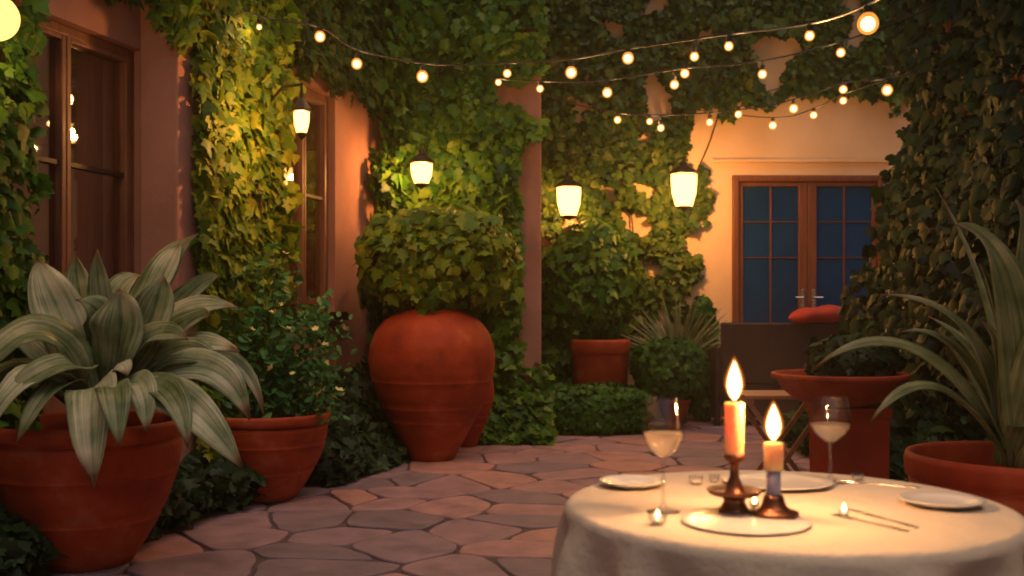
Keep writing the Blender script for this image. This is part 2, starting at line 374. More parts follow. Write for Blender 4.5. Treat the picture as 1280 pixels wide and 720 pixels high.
mb = MB(); mb.box(-1.6, .27, 9.6, 11.6, -.1, WH); tag(mb.build('wing_wall', PLASTER, bevel=.015), 'projecting pink plaster wing wall with one bare corner strip between the ivy', 'wall')
bw = empty('back_wall', (2,11.2,0), 'cream plaster back wall around the glazed double doors', 'wall')
DX0, DX1 = P(915,0,11.2).x, P(1105,0,11.2).x; DZ = P(0,219,11.2).z
mb = MB(); mb.box(.28, DX0, 11.2, 11.6, -.1, WH); mb.box(DX1, 7, 11.2, 11.6, -.1, WH); mb.box(DX0, DX1, 11.2, 11.6, DZ, WH)
rel(mb.build('wall', CREAM, bw), bw)
mb = MB(); z = P(0,201,11.2).z; mb.box(P(890,0,11.2).x, P(1112,0,11.2).x, 11.16, 11.197, z-.02, z+.015); rel(mb.build('moulding', CREAM, bw, bevel=.006), bw)
mb = MB(); mb.box(3.5, 3.9, -2, 8.8, -.1, WH); tag(mb.build('side_wall', PLASTER), 'tall plaster wall along the right side, smothered by dark ivy', 'wall')

# doors
d = empty('double_door', ((DX0+DX1)/2, 11.2, 0), 'red brown wooden double door with panes painted the deep blue of reflected dusk sky', 'door')
mb = MB(); fw = .07
mb.box(DX0+.003, DX0+fw, 11.17, 11.34, 0, DZ-.003); mb.box(DX1-fw, DX1-.003, 11.17, 11.34, 0, DZ-.003); mb.box(DX0+fw, DX1-fw, 11.17, 11.34, DZ-fw, DZ-.003)
rel(mb.build('frame', DOORWOOD, d, bevel=.01), d)
mid = (DX0+DX1)/2
for sgn in (-1, 1):
    x0, x1 = (DX0+fw+.003, mid-.002) if sgn < 0 else (mid+.002, DX1-fw-.003)
    st = .05; mb = MB(); zt = DZ-fw-.004
    stm = .095
    a0 = x0+(st if sgn < 0 else stm); a1 = x1-(stm if sgn < 0 else st)
    mb.box(x0, a0, 11.21, 11.27, .01, zt); mb.box(a1, x1, 11.21, 11.27, .01, zt)
    mb.box(a0, a1, 11.21, 11.27, zt-.045, zt); mb.box(a0, a1, 11.21, 11.27, .01, .55)
    lf = rel(mb.build('door_leaf', DOORWOOD, d, bevel=.008), d)
    mb = MB(); mb.box(a0, a1, 11.24, 11.25, .55, zt-.045); rel(mb.build('pane', BLUEG, lf), d)
    mb = MB(); xm = (a0+a1)/2; mb.box(xm-.008, xm+.008, 11.222, 11.239, .55, zt-.045)
    for zz in (P(0,277,11.2).z, P(0,322,11.2).z):
        mb.box(a0, xm-.008, 11.225, 11.239, zz-.004, zz+.004); mb.box(xm+.008, a1, 11.225, 11.239, zz-.004, zz+.004)
    rel(mb.build('glazing_bar', DOORWOOD, lf), d)
    xh = mid+sgn*.06; mb = MB(); zh = P(0,372,11.2).z
    mb.box(xh-.018, xh+.018, 11.196, 11.209, zh-.11, zh+.09); mb.tube([(xh,11.20,zh),(xh,11.15,zh),(xh+sgn*.09,11.15,zh)], .01, 8)
    rel(mb.build('handle', STEEL, lf, bevel=.003), d)

# ---------------------------------------------------------------- ivy
def lw_ivy(y0, y1, z0f, z1, off, th, sz=None, z0=None):
    def fn():
        Y = random.uniform(y0, y1); z = random.uniform(z0f(Y) if callable(z0f) else z0f, z1)
        k = .5+.5*lump(Y*1.3, z*1.1, off*9, 1.6)
        o_ = off+.02+th*k*random.random()**.6
        return tuple(LW(Y, o_, z)), (nx, ny, 0)
    return fn
def edgefn(f, e):   # keep a ragged outline
    def g_():
        q = f()
        if q is None: return None
        p, n_ = q
        return q if e(p) else None
    return g_
def vine(pts, wig=.05, seg=14):
    out = []
    for i in range(len(pts)-1):
        a, b_ = Vector(pts[i]), Vector(pts[i+1])
        for k in range(seg):
            t_ = k/seg; p = a.lerp(b_, t_); out.append(p+Vector((wig*lump(p.z*3,i,1), wig*lump(p.z*3,i,4), 0)))
    out.append(Vector(pts[-1])); return out
# A near left
def e1(p):
    Yp = p[1]; px = 640+F*p[0]/Yp; py = HY-F*(p[2]-H)/Yp
    return px < 50+9*lump(py*.02, 1, 2)+7*lump(py*.07, 3, 2)
ivy_wall('lush green ivy at the far left edge, under the round near lantern', edgefn(lw_ivy(3.9, 5.3, .2, 3.2, 0, .22), e1), 2600, .105, IVY, [vine([LW(4.9,.02,0), LW(4.8,.03,1.5), LW(4.9,.02,3.5)])], loc=LW(4.6))
# B pilaster: front face and its camera side a little
f_a = lw_ivy(6.12, 7.08, .1, 3.5, .25, .15)
def f_b():   # far side of pilaster
    o_ = random.uniform(.0, .4); z = random.uniform(.1, 3.5); Y = 7.04+random.random()*.1
    return tuple(LW(Y, o_, z)), (ux, uy, 0)
def f_c():
    o_ = random.uniform(.12, .36); z = random.uniform(2.72+.15*lump(o_*9,1,1), 3.5); Y = 6.0-random.random()*.06
    return tuple(LW(Y, o_, z)), (-ux, -uy, 0)
def f_p():
    r_ = random.random()
    q = f_a() if r_ < .86 else (f_b() if r_ < .95 else f_c())
    if r_ < .86:
        p = q[0]; px = 640+F*p[0]/p[1]; py = HY-F*(p[2]-H)/p[1]
        if px < 246+10*lump(py*.02, 7, 2)+6*lump(py*.08, 1, 2) and py > 30: return None
    return q
ivy_wall('yellow green ivy covering the pilaster between the two windows', f_p, 5200, .11, IVYY, [vine([LW(6.5,.27,0), LW(6.7,.28,2), LW(6.6,.27,3.5)]), vine([LW(6.95,.27,0), LW(6.8,.28,2), LW(6.9,.27,3.5)])], loc=LW(6.7))
# C band hanging over windows
def zc_(Y):
    px = 640+F*LW(Y).x/Y; return (2.95 if Y > 7.3 else 3.0)+.22*lump(Y*2.2, 3, 3)+.1*lump(Y*7, 3, 3)
ivy_wall('dark ivy fringe hanging along the top of the house wall', lw_ivy(5.2, 9.5, zc_, 4.0, 0, .28), 4000, .11, IVYB, loc=LW(7.5,0,3))
# D wing wall + end of left wall
def f_w():
    r_ = random.random()
    if r_ < .2:
        Y = random.uniform(9.0, 9.6); z = random.uniform(0, 5)
        if Y < 9.1+.12*lump(z*2, 3, 1): return None
        return tuple(LW(Y, .03+.28*random.random(), z)), (nx, ny, 0)
    X = random.uniform(-1.45, .30); z = random.uniform(0, 4.6)
    if X > .06+.05*lump(z*2, 9, 1)+.03*lump(z*8, 9, 1) and z < 2.70+.1*lump(X*6, 2, 2): return None
    if 2.9 < z < 4.4 and X > -.55 and lump(X*2.4, z*2.4, 31) > .16: return None
    k = .5+.5*lump(X*1.4, z*1.2, 4, 1.5)
    return (X, 9.58-.36*k*random.random()**.6, z), (0, -1, 0)
ivy_wall('broad sheet of ivy on the wing wall behind the big urn', f_w, 9500, .115, IVY, [vine([(-.9,9.56,0),(-.7,9.55,2),(-.9,9.56,4.6)]), vine([(-.2,9.56,0),(-.4,9.55,2),(-.1,9.56,4.6)])], loc=(-.6,9.58,0))
# E back wall
def f_e():
    X = random.uniform(.3, 5.2); z = random.uniform(.1, 4.9)
    px = 640+F*X/11.0; py = HY-F*(z-H)/11.0
    n1_ = lump(px*.012, py*.014, 3); n2_ = lump(px*.04, py*.045, 8)
    if py < 150+26*n1_+24*n2_:                      # upper mass with bare patches
        if n1_*.7+lump(px*.020, py*.026, 12) > .36 and py > -40: return None
        if px > 870 and py > 128+26*n2_+16*n1_: return None
        return (X, 11.17-.26*(.5+.5*n1_)*random.random(), z), (0,-1,0)
    lim = 862+20*n2_ if py < 210 else (893+14*n2_ if py < 300 else 885-.1*(py-300)+14*n2_)
    if px < lim:
        if py > 260 and px > 770:
            if n1_*.5+lump(px*.022, py*.022, 20)+(py-300)*.0014 > .12: return None
        elif n2_+.4*n1_ > .38: return None
        return (X, 11.17-.22*(.5+.5*n1_)*random.random(), z), (0,-1,0)
    return None
ivy_wall('ivy spreading over the back wall with bare patches, beside and above the doors', f_e, 11000, .105, IVYB, [vine([(1.2,11.17,0),(1.3,11.16,2),(.9,11.17,4.8)]), vine([(1.8,11.17,.2),(1.7,11.16,2),(2.3,11.16,3.4),(3.1,11.16,3.6)])], loc=(1.4,11.17,0))
# F right wall mass
def f_r():
    Y = random.uniform(2.6, 8.8); z = random.uniform(0, 4.4)
    far = max(0, min(1, (Y-5)/3.5))
    bulge = .26+.50*max(0, 1-abs(z-1.0)/1.6)
    s_ = 3.5-bulge*(.6+.4*far)-.18*lump(Y*.9, z*.9, 3, 1.4)
    if random.random() < .12 and Y > 8.2: return (random.uniform(s_, 3.5), 8.82, z), (0, 1, 0)
    return (s_+.25*random.random()**1.6, Y, z), (-1, -.35, .1)
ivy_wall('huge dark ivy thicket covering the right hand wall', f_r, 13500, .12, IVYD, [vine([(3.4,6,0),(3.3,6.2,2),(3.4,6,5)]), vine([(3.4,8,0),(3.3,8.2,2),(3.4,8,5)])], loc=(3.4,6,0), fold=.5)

# ---------------------------------------------------------------- pots
def pot_profile(R, h, kind='bowl'):
    if kind == 'bowl':
        pr = [(0,.0),(R*.42,.0),(R*.46,.01)]
        for i in range(1, 15):
            t_ = i/14; r_ = R*(.46+.50*math.sin(t_*PI/2*1.0)**.95); pr.append((r_, .01+(h*.86)*t_))
            if i in (5, 10): pr += [(r_+.003, .01+h*.86*t_+.004), (r_+.0035, .01+h*.86*t_+.010), (r_+.0015, .01+h*.86*t_+.016)]
        pr += [(R*.955,h*.875),(R*.99,h*.89),(R,h*.92),(R*1.005,h*.97),(R*.985,h),(R*.94,h),(R*.915,h*.985),(R*.90,h*.9),(R*.86,h*.8)]
    elif kind == 'tub':
        pr = [(0,0),(R*.84,0),(R*.86,.01),(R*.93,h*.82),(R*.96,h*.84),(R,h*.86),(R,h*.97),(R*.98,h),(R*.92,h),(R*.9,h*.97),(R*.88,h*.85)]
    elif kind == 'cone':
        pr = [(0,0),(R*.34,0),(R*.36,.01),(R*.55,h*.3),(R*.80,h*.66),(R*.87,h*.86),(R*.93,h*.885),(R*.985,h*.90),(R,h*.93),(R,h*.98),(R*.98,h),(R*.92,h),(R*.9,h*.97),(R*.85,h*.85)]
    elif kind == 'urn':
        pts = [(0,0),(.34,0),(.37,.01),(.42,.06),(.55,.16),(.73,.30),(.88,.44),(.97,.56),(1,.67),(.975,.76),(.895,.85),(.76,.922),(.60,.967),(.5,.988),(.47,1.0),(.45,1.0),(.44,.99),(.43,.95)]
        pr = []
        for i, (a, b_) in enumerate(pts[:-1]):
            c_, d_ = pts[i+1]; k = 3 if 2 < i < 12 else 1
            for q in range(k): pr.append(((a+(c_-a)*q/k)*R, (b_+(d_-b_)*q/k)*h))
        pr.append((.43*R, .95*h)); out = []
        for r_, z in pr:
            out.append((r_, z))
            for zz in (.52, .34, .24):
                if abs(z/h-zz) < .016 and r_ > .5*R: out += [(r_+.004, z+.006), (r_+.004, z+.014), (r_+.002, z+.02)]
        pr = out
    return pr
def make_pot(root, R, h, kind, m, wob=.004):
    mb = MB(); mb.lathe(pot_profile(R, h, kind), 64, wob=lambda a, z: wob*math.sin(2*a+z*5)+wob*.5*math.sin(3*a-z*3))
    p = mb.build('pot', m, root, smooth=True)
    mb = MB(); rs = {'bowl': .865, 'tub': .885, 'cone': .86, 'urn': .435}[kind]; hs = {'bowl': .86, 'tub': .88, 'cone': .88, 'urn': .97}[kind]
    mb.lathe([(0.001, h*hs+.015),(R*rs*.5, h*hs+.01),(R*rs, h*hs-.005)], 32); mb.build('soil', SOIL, p, smooth=True)
    return p
def smoothang(): pass

def blade(pts, w, m, parent, name='leaf', fold=.25, ns=18, nc=6, tipp=1.5, basew=.35, ruffle=.0, peak=.45, ref=(0,-.7,.7)):
    """pts: 3..4 bezier control points in world; width w"""
    p = [Vector(q) for q in pts]
    def bz(t_):
        q = p[:]
        while len(q) > 1: q = [q[i].lerp(q[i+1], t_) for i in range(len(q)-1)]
        return q[0]
    vs = []; uv = []; fs = []; ph = random.random()*6
    tw = random.uniform(-.25, .25)
    for i in range(ns+1):
        t_ = i/ns; c_ = bz(t_); d_ = (bz(min(1, t_+.01))-bz(max(0, t_-.01))).normalized()
        sd = d_.cross(Vector(ref))
        if sd.length < .15: sd = Vector((1,0,0)) if not vs else lastsd
        sd.normalize()
        if vs and sd.dot(lastsd) < 0: sd = -sd
        lastsd = sd.copy()
        sd = Matrix.Rotation(tw*t_, 3, d_) @ sd
        up = sd.cross(d_).normalized()
        if up.z < 0 and abs(d_.z) < .95: up = -up
        if vs and up.dot(lastup) < 0: up = -up
        lastup = up.copy()
        a = t_/peak if t_ < peak else 1
        ww = basew+(1-basew)*math.sin(a*PI/2) if t_ < peak else (max(0, 1-((t_-peak)/(1-peak))**tipp))
        ww = max(ww, .01)*w/2
        for k in range(nc+1):
            s_ = k/nc*2-1
            off = up*(abs(s_)*fold*ww + ruffle*w*math.sin(t_*17+ph+s_*2)*abs(s_)) 
            vs.append(c_+sd*s_*ww+off); uv.append((k/nc, t_))
    for i in range(ns):
        for k in range(nc):
            a = i*(nc+1)+k; fs.append((a, a+1, a+nc+2, a+nc+1))
    mb = MB(); mb.add(vs, fs); mb.uv = uv
    o_ = mb.build(name, m, parent, smooth=True)
    sm = o_.modifiers.new('Solidify', 'SOLIDIFY'); sm.thickness = .004; sm.offset = 0
    return rel(o_, parent)

def bush(root, c, rad, n, size, m, tmpl=IVY_T, power=2.5, inner=.35, name='foliage', zmin=0, droop=1.0, fold=.35):
    pos = []; nr = []
    while len(pos) < n:
        v = rng.normal(0, 1, 3); v /= np.linalg.norm(v)
        k = (abs(v[0])**power+abs(v[1])**power+abs(v[2])**power)**(-1/power)
        l_ = 1+.16*lump(v[0]*2+c[0], v[1]*2, v[2]*2+c[2], 1.2)+.08*lump(v[0]*6, v[1]*6+c[0], v[2]*6, 1.0)
        r_ = (1-inner*random.random()**1.7)*l_*k
        p = np.array(c)+v*np.array(rad)*r_
        if p[2] < zmin: continue
        pos.append(p); nr.append(v/np.array(rad)*min(rad))
    pos = np.array(pos); nr = np.array(nr); nr /= np.linalg.norm(nr, axis=1, keepdims=True)
    nr = nr + rng.normal(0,.4,(n,3)) + np.array([0,-.1,.25])
    dn = np.tile(np.array([0,0,-droop]), (n,1))+rng.normal(0,.5,(n,3))
    return leaf_cloud(name, m, pos, nr, dn, size*(.6+.7*rng.random(n)), root, tmpl, fold=fold)

# big left pot with silvery broad leaves
c = P(108,0,4.85); c.z = 0
bp_ = empty('potted_plant', c, 'largest terracotta pot at lower left holding broad silvery drooping leaves', 'potted plant')
make_pot(bp_, .445, .67, 'bowl', TERRA)
B0 = Vector((c.x+.05, c.y-.03, .68))
def PL(*a): return [B0+Vector((random.uniform(-.04,.04), random.uniform(-.04,.04), -.02))]+[P(*q) for q in a]
hl = [  # (control pixels with depth), width, pale?
 ([(90,380,4.7),(20,400,4.5),(-25,470,4.4)], .20, 0), ([(60,430,4.6),(-10,450,4.5),(-60,520,4.4)], .16, 0),
 ([(95,420,4.8),(60,370,4.8),(48,325,4.85)], .22, 1), ([(115,430,4.9),(95,360,5.0),(95,318,5.0)], .15, 0),
 ([(150,430,4.85),(120,380,4.8),(122,312,4.8)], .13, 0), ([(150,440,4.6),(155,400,4.6),(150,362,4.65)], .26, 0),
 ([(180,430,4.7),(195,390,4.7),(205,345,4.75)], .22, 0), ([(170,420,5.0),(190,330,5.1),(248,292,5.1)], .17, 0),
 ([(180,430,4.9),(215,370,4.9),(300,385,4.8)], .17, 1), ([(185,450,4.8),(240,390,4.8),(262,395,4.7)], .18, 0),
 ([(190,420,5.0),(240,350,5.1),(275,345,5.1)], .15, 0),
 ([(215,440,4.6),(280,430,4.5),(312,525,4.5)], .16, 1), ([(200,450,4.4),(240,500,4.25),(303,585,4.25)], .17, 1),
 ([(130,440,4.45),(105,490,4.2),(118,610,4.2)], .20, 1), ([(170,440,4.5),(185,480,4.3),(183,540,4.3)], .13, 1),
 ([(215,420,4.9),(310,410,4.8),(330,520,4.7)], .09, 0), ([(95,450,4.5),(60,470,4.3),(20,555,4.25)], .12, 0),
 ([(120,430,4.5),(80,440,4.35),(-10,505,4.3)], .15, 0), ([(140,450,4.6),(150,440,4.5),(160,470,4.4)], .10, 1),
 ([(110,400,5.1),(60,340,5.2),(75,350,5.3)], .15, 0), ([(200,440,4.7),(225,420,4.6),(285,460,4.6)], .15, 0),
 ([(130,400,5.1),(140,340,5.2),(180,345,5.3)], .16, 0), ([(60,420,4.9),(10,380,5.0),(-40,430,5.0)], .17, 0),
 ([(100,400,5.0),(80,350,5.1),(20,360,5.1)], .15, 1), ([(190,430,4.8),(250,420,4.7),(300,440,4.6)], .14, 1), ([(170,410,5.0),(215,320,5.0),(225,305,5.1)], .15, 1), ([(75,440,4.5),(30,440,4.3),(-30,560,4.2)], .14, 1), ([(150,450,4.4),(140,480,4.2),(150,560,4.15)], .13, 0), ([(190,450,4.5),(225,470,4.3),(235,560,4.2)], .13, 0), ([(135,420,4.8),(140,380,4.75),(95,375,4.7)], .16, 0), ([(165,430,4.7),(190,400,4.6),(235,425,4.5)], .15, 0),
]
for cp, w, pl in hl: blade(PL(*cp), w*1.05, HOSTAP if pl else HOSTA, bp_, fold=.26, ruffle=.045, tipp=2.5, peak=.48)

# second left pot: flowering herb
c = P(333,0,6.5); c.z = 0
hp = empty('potted_plant', c, 'terracotta bowl of small leaved herb with tiny yellow flowers, second from left', 'potted plant')
make_pot(hp, .395, .54, 'bowl', TERRA)
mb = MB(); pos = []; nr = []; tips = []
for i in range(46):
    a = random.random()*2*PI; r_ = .28*random.random()**.5
    b0 = Vector((c.x+r_*math.cos(a), c.y+r_*math.sin(a), .48)); hh = random.uniform(.4, 1.08)*(1 if b0.x < c.x+.1 else .75)
    tp = b0+Vector(((b0.x-c.x)*.55+random.uniform(-.1,.1)+.03, (b0.y-c.y)*.6+random.uniform(-.1,.1), hh))
    pts = [b0.lerp(tp, k/8)+Vector((.02*math.sin(k+i), .02*math.cos(k*1.3+i), 0)) for k in range(9)]
    mb.tube(pts, .005, 5, .002); tips.append(tp)
    for k in range(26):
        t_ = random.uniform(.08, 1.03); q = b0.lerp(tp, t_)
        dv = rng.normal(0,1,3); dv[2] = abs(dv[2])*.6; dv /= np.linalg.norm(dv)
        pos.append(np.array(q)+dv*random.uniform(.01,.075)); nr.append(dv+np.array([0,0,.6]))
rel(mb.build('stem', GSTEM, hp), hp)
pos = np.array(pos); nr = np.array(nr); k = len(pos)
leaf_cloud('foliage', HERB, pos, nr, rng.normal(0,1,(k,3)), .075*(.5+.8*rng.random(k)), hp, OVAL_T)
def flower_mesh(r_=.02):
    mb = MB()
    for i in range(5):
        a = i*2*PI/5; ca, sa = math.cos(a), math.sin(a)
        pts = [(0,0,0),(r_*.6,-r_*.4,r_*.25),(r_,0,r_*.45),(r_*.6,r_*.4,r_*.25)]
        mb.add([(x*ca-y*sa, x*sa+y*ca, z) for x, y, z in pts], [(0,1,2,3)])
    mb.lathe([(r_*.28,0),(r_*.2,r_*.25),(.0005,r_*.3)], 8); return mb
fl0 = None
for i in range(40):
    if i < 20: tp = tips[random.randrange(len(tips))]+Vector((random.uniform(-.03,.03), -.03, random.uniform(-.15,.03)))
    else: tp = P(random.uniform(385,432), random.uniform(395,520), random.uniform(6.2,6.6)) if i < 36 else P(random.uniform(300,360), random.uniform(340,400), 6.4)
    if fl0 is None: o_ = fl0 = flower_mesh().build('flower', PETAL, hp)
    else: o_ = fl0.copy(); C.objects.link(o_); o_.parent = hp
    o_.location = tp-Vector(hp.location); o_.rotation_euler = (random.uniform(.3,1.2), random.uniform(-.5,.5), random.random()*6); s_ = random.uniform(.9,1.8); o_.scale = (s_,)*3

# right side overhang of herb
pos = []; nr = []
for i in range(520):
    px = random.gauss(398, 16); py = random.uniform(385, 525); 
    q = P(px, py, random.uniform(6.3, 6.7)); pos.append(np.array(q)); nr.append(rng.normal(0,1,3)+np.array([.3,-.6,.8]))
pos = np.array(pos); nr = np.array(nr); k = len(pos)
leaf_cloud('foliage', HERB, pos, nr, rng.normal(0,1,(k,3))+np.array([0,0,-.8]), .05*(.5+.8*rng.random(k)), hp, OVAL_T)

# big urn with leafy top
c = P(540,0,8.2); c.z = 0
ur = empty('urn', c, 'tall egg shaped terracotta urn crowned with bushy yellow green leaves', 'urn')
make_pot(ur, .5, 1.18, 'urn', TERRA, .002)
bush(ur, (c.x+.03, c.y+.15, 1.55), (.60,.50,.44), 2300, .105, IVYY, power=3.4, droop=.8, zmin=1.17)
bush(ur, (c.x+.02, c.y+.40, 1.45), (.60,.35,.42), 900, .13, IVY, power=3, zmin=.7)
# urn behind
c = P(583,0,8.95); c.z = 0
u2 = empty('urn', c, 'smaller terracotta urn half hidden behind the big leafy urn', 'urn')
make_pot(u2, .24, .72, 'urn', TERRA2, .002)
# tub with shrub by back wall
c = P(750,0,10.35); c.z = 0
tb = empty('potted_shrub', c, 'straight sided terracotta tub behind the low hedge with tall leafy shrub', 'potted shrub')
p_ = make_pot(tb, .30, .88, 'tub', TERRA)
bush(tb, (P(738,0,10.4).x, 10.45, 1.44), (.46,.35,.62), 1700, .12, IVY, power=2.3, zmin=.86)
mb = MB()
for i in range(5): mb.tube([(c.x+random.uniform(-.1,.1), c.y, .8), (c.x+random.uniform(-.2,.15), c.y+.05, 1.5)], .012, 6)
rel(mb.build('stem', STEM, tb), tb)
# shrub left of tub
c = P(700,0,10.7); c.z = 0
sh = empty('shrub', c, 'dark leafy shrub between the bare wall corner and the terracotta tub', 'shrub')
bush(sh, (c.x, c.y, .75), (.36,.3,.82), 1100, .12, IVY, power=2.5, zmin=0)
mb = MB(); mb.tube([(c.x,c.y,0),(c.x,c.y+.05,.8)], .02, 6); rel(mb.build('stem', STEM, sh), sh)
# small potted bush
c = P(842,0,10.2); c.z = 0
sb_ = empty('potted_shrub', c, 'small round green bush in a little pot at the hedge end', 'potted shrub')
make_pot(sb_, .17, .30, 'cone', TERRA2)
bush(sb_, (c.x-.05, c.y, .60), (.36,.32,.30), 1500, .075, BOX, power=2.4, zmin=.27)
# spiky fan plant
c = P(848,0,10.75); c.z = 0
fp = empty('fan_palm', c, 'low spiky fan leaved palm against the back wall by the doors', 'palm')
for i in range(34):
    a = (i/33-.5)*2.5; ln = random.uniform(.5,.78)
    b0 = Vector((c.x+.04*math.sin(a), c.y, .62)); tip = b0+Vector((math.sin(a)*ln, random.uniform(-.25,.15), math.cos(a)*ln*.95))
    blade([b0, b0.lerp(tip,.5)+Vector((0,0,.06)), tip], .035, STRAP, fp, ns=6, nc=2, fold=.4)
mb = MB(); mb.lathe([(.09,0),(.07,.3),(.06,.6),(.03,.68)], 12); mb.build('trunk', STEM, fp, smooth=True)
# leafy shrub right of palm
c = P(880,0,10.9); c.z = 0
s3 = empty('shrub', c, 'slim dim shrub against the wall just left of the doors', 'shrub')
bush(s3, (c.x-.02, c.y, .65), (.17,.18,.66), 700, .09, BOX, power=2.6, zmin=0)
mb = MB(); mb.tube([(c.x,c.y,0),(c.x,c.y+.02,.8)], .015, 6); rel(mb.build('stem', STEM, s3), s3)
# low hedge
x0, x1 = P(612,0,9.85).x, P(806,0,9.85).x
hd = empty('low_hedge', ((x0+x1)/2, 9.95, 0), 'low clipped green hedge bordering the paving before the back wall', 'hedge')
bush(hd, ((x0+x1)/2, 10.0, .20), ((x1-x0)/2, .36, .25), 7500, .06, BOX, power=5, zmin=0, inner=.2)
mb = MB()
for i in range(8): xx = x0+.1+(x1-x0-.2)*i/7; mb.tube([(xx,10,0),(xx+.03,10,.3)], .012, 5)
rel(mb.build('stem', STEM, hd), hd)
# ground cover along the house wall
pos = []; 
def gc(label, fn, n, size, m, z=(.02,.16)):
    pos = []; nr = []
    while len(pos) < n:
        q = fn()
        if q is None: continue
        k = .5+.5*lump(q[0]*2, q[1]*2, 1, 1.5)
        pos.append((q[0], q[1], z[0]+(z[1]-z[0])*k*random.random()**.7+ (q[2] if len(q) > 2 else 0))); nr.append((.4,-.6,1))
    pos = np.array(pos); nr = np.array(nr)+rng.normal(0,.5,(n,3))
    o_ = leaf_cloud('ground_ivy', m, pos, nr, rng.normal(0,.6,(n,3))+np.array([.5,-.5,-.5]), size*(.6+.7*rng.random(n)))
    return tag(o_, label, 'ground cover', None, 'stuff')
def g1():
    Y = random.uniform(3.8, 6.6); wx = LW(Y, .25).x; X = random.uniform(wx-.2, wx+.30+.1*lump(Y*2,1,1)); 
    return X, Y, max(0, .3-.5*(X-wx))*random.random()
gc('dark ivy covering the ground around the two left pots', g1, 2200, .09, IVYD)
def g2():
    Y = random.uniform(6.9, 9.5); wx = LW(Y, 0).x; X = random.uniform(wx, wx+.75+.12*lump(Y*2,1,1))
    return X, Y, max(0, .7-.9*(X-wx))*random.random()
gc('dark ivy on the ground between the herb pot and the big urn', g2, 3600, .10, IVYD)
def g3():
    X = random.uniform(-.75, .35); Y = random.uniform(9.0, 9.6)-(.1*lump(X*3,2,2)); return X, Y, max(0, (Y-9.05))*1.2*random.random()
gc('green ivy spilling at the foot of the wing wall', g3, 2000, .10, IVY)
def g4():
    Y = random.uniform(4.2, 9.3); X = random.uniform(2.35+.12*lump(Y*2,1,1), 3.3); return X, Y, max(0,(X-2.3))*.8*random.random()
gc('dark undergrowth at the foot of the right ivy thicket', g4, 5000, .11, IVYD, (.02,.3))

# right wide bowl + square planter + side table
c = P(1049,0,5.7); c.z = 0
wb = empty('pedestal_planter', c, 'shallow wide terracotta bowl on a square pedestal behind the dining table', 'planter')
zr = P(0,466,5.7).z; zp = P(0,506,5.7).z; w = .17
def sq(r_, z): return [(-r_+.05,-r_,z),(r_+.05,-r_,z),(r_+.05,r_,z),(-r_+.05,r_,z)]
mb = MB(); rings = [(w*1.05,0),(w*1.05,.05),(w*.96,.06),(w,zp-.06),(w*1.06,zp-.055),(w*1.06,zp-.004)]
for r_, z in rings: mb.v += sq(r_, z)
for i in range(len(rings)-1):
    for k in range(4): mb.f.append((i*4+k, i*4+(k+1) % 4, (i+1)*4+(k+1) % 4, (i+1)*4+k))
mb.f += [(3,2,1,0), tuple(20+k for k in range(4))]; mb.build('pedestal', TERRA2, wb, bevel=.008)
h_ = zr-zp; R_ = .365
mb = MB(); mb.lathe([(.001,zp),(R_*.45,zp),(R_*.5,zp+.01),(R_*.68,zp+h_*.22),(R_*.84,zp+h_*.5),(R_*.91,zp+h_*.78),(R_*.93,zp+h_*.80),(R_*.99,zp+h_*.83),(R_,zp+h_*.88),(R_,zp+h_*.97),(R_*.985,zr),(R_*.93,zr),(R_*.91,zp+h_*.95),(R_*.86,zp+h_*.7)], 64); pw = mb.build('bowl', TERRA, wb, smooth=True)
mb = MB(); mb.lathe([(.001, zr-.025),(R_*.90, zr-.035)], 32); mb.build('soil', SOIL, pw)
bush(wb, (c.x+.10, c.y+.08, zr+.06), (.24,.24,.15), 450, .075, IVYD, zmin=zr-.04)
c = P(975,0,6.3); c.z = 0
st = empty('side_table', c, 'small pale wooden folding side table beside the pedestal planter', 'side table')
zt = P(0,491,6.3).z; mb = MB(); 
for i in range(5): mb.box(-.25, .25, -.2+i*.082, -.2+i*.082+.072, zt-.022, zt)
mb.box(-.235,-.2,-.19,.19,zt-.05,zt-.024); mb.box(.2,.235,-.19,.19,zt-.05,zt-.024)
mb.build('tabletop', PALEWOOD, st, bevel=.003)
for sy in (-.17, .17):
    for s_ in (-1, 1):
        mb = MB(); yy = sy+(.012*s_); x0_, x1_ = -s_*.22, s_*.22; t_ = .016
        mb.hexa([(x1_-t_,yy-.01,0),(x1_+t_,yy-.01,0),(x1_+t_,yy+.01,0),(x1_-t_,yy+.01,0),(x0_-t_,yy-.01,zt-.05),(x0_+t_,yy-.01,zt-.05),(x0_+t_,yy+.01,zt-.05),(x0_-t_,yy+.01,zt-.05)])
        mb.build('leg', PALEWOOD, st)

# garden bench + red throw
xa, xb = P(893,0,10.5).x, 3.75; zb = P(0,403,10.5).z
gb = empty('garden_sofa', ((xa+xb)/2, 10.5, 0), 'dark high backed garden sofa in front of the blue doors', 'sofa')
mb = MB(); mb.box(xa+.06, xb-.06, 10.45, 10.52, .42, zb); rel(mb.build('backrest', DARKWOOD, gb, bevel=.02), gb)
mb = MB(); mb.box(xa+.06, xb-.06, 10.524, 11.0, .2, .45); rel(mb.build('seat', DARKWOOD, gb, bevel=.02), gb)
for xx in (xa, xb-.058):
    mb = MB(); mb.box(xx, xx+.058, 10.44, 11.02, .08, .8); rel(mb.build('armrest', DARKWOOD, gb, bevel=.015), gb)
    for yy in (10.46, 10.95): mb = MB(); mb.box(xx+.005, xx+.05, yy, yy+.05, 0, .079); rel(mb.build('leg', DARKWOOD, gb), gb)
mb = MB(); mb.box(xa+.062, xb-.062, 10.446, 10.449, .1, .419); rel(mb.build('skirt', DARKWOOD, gb), gb)
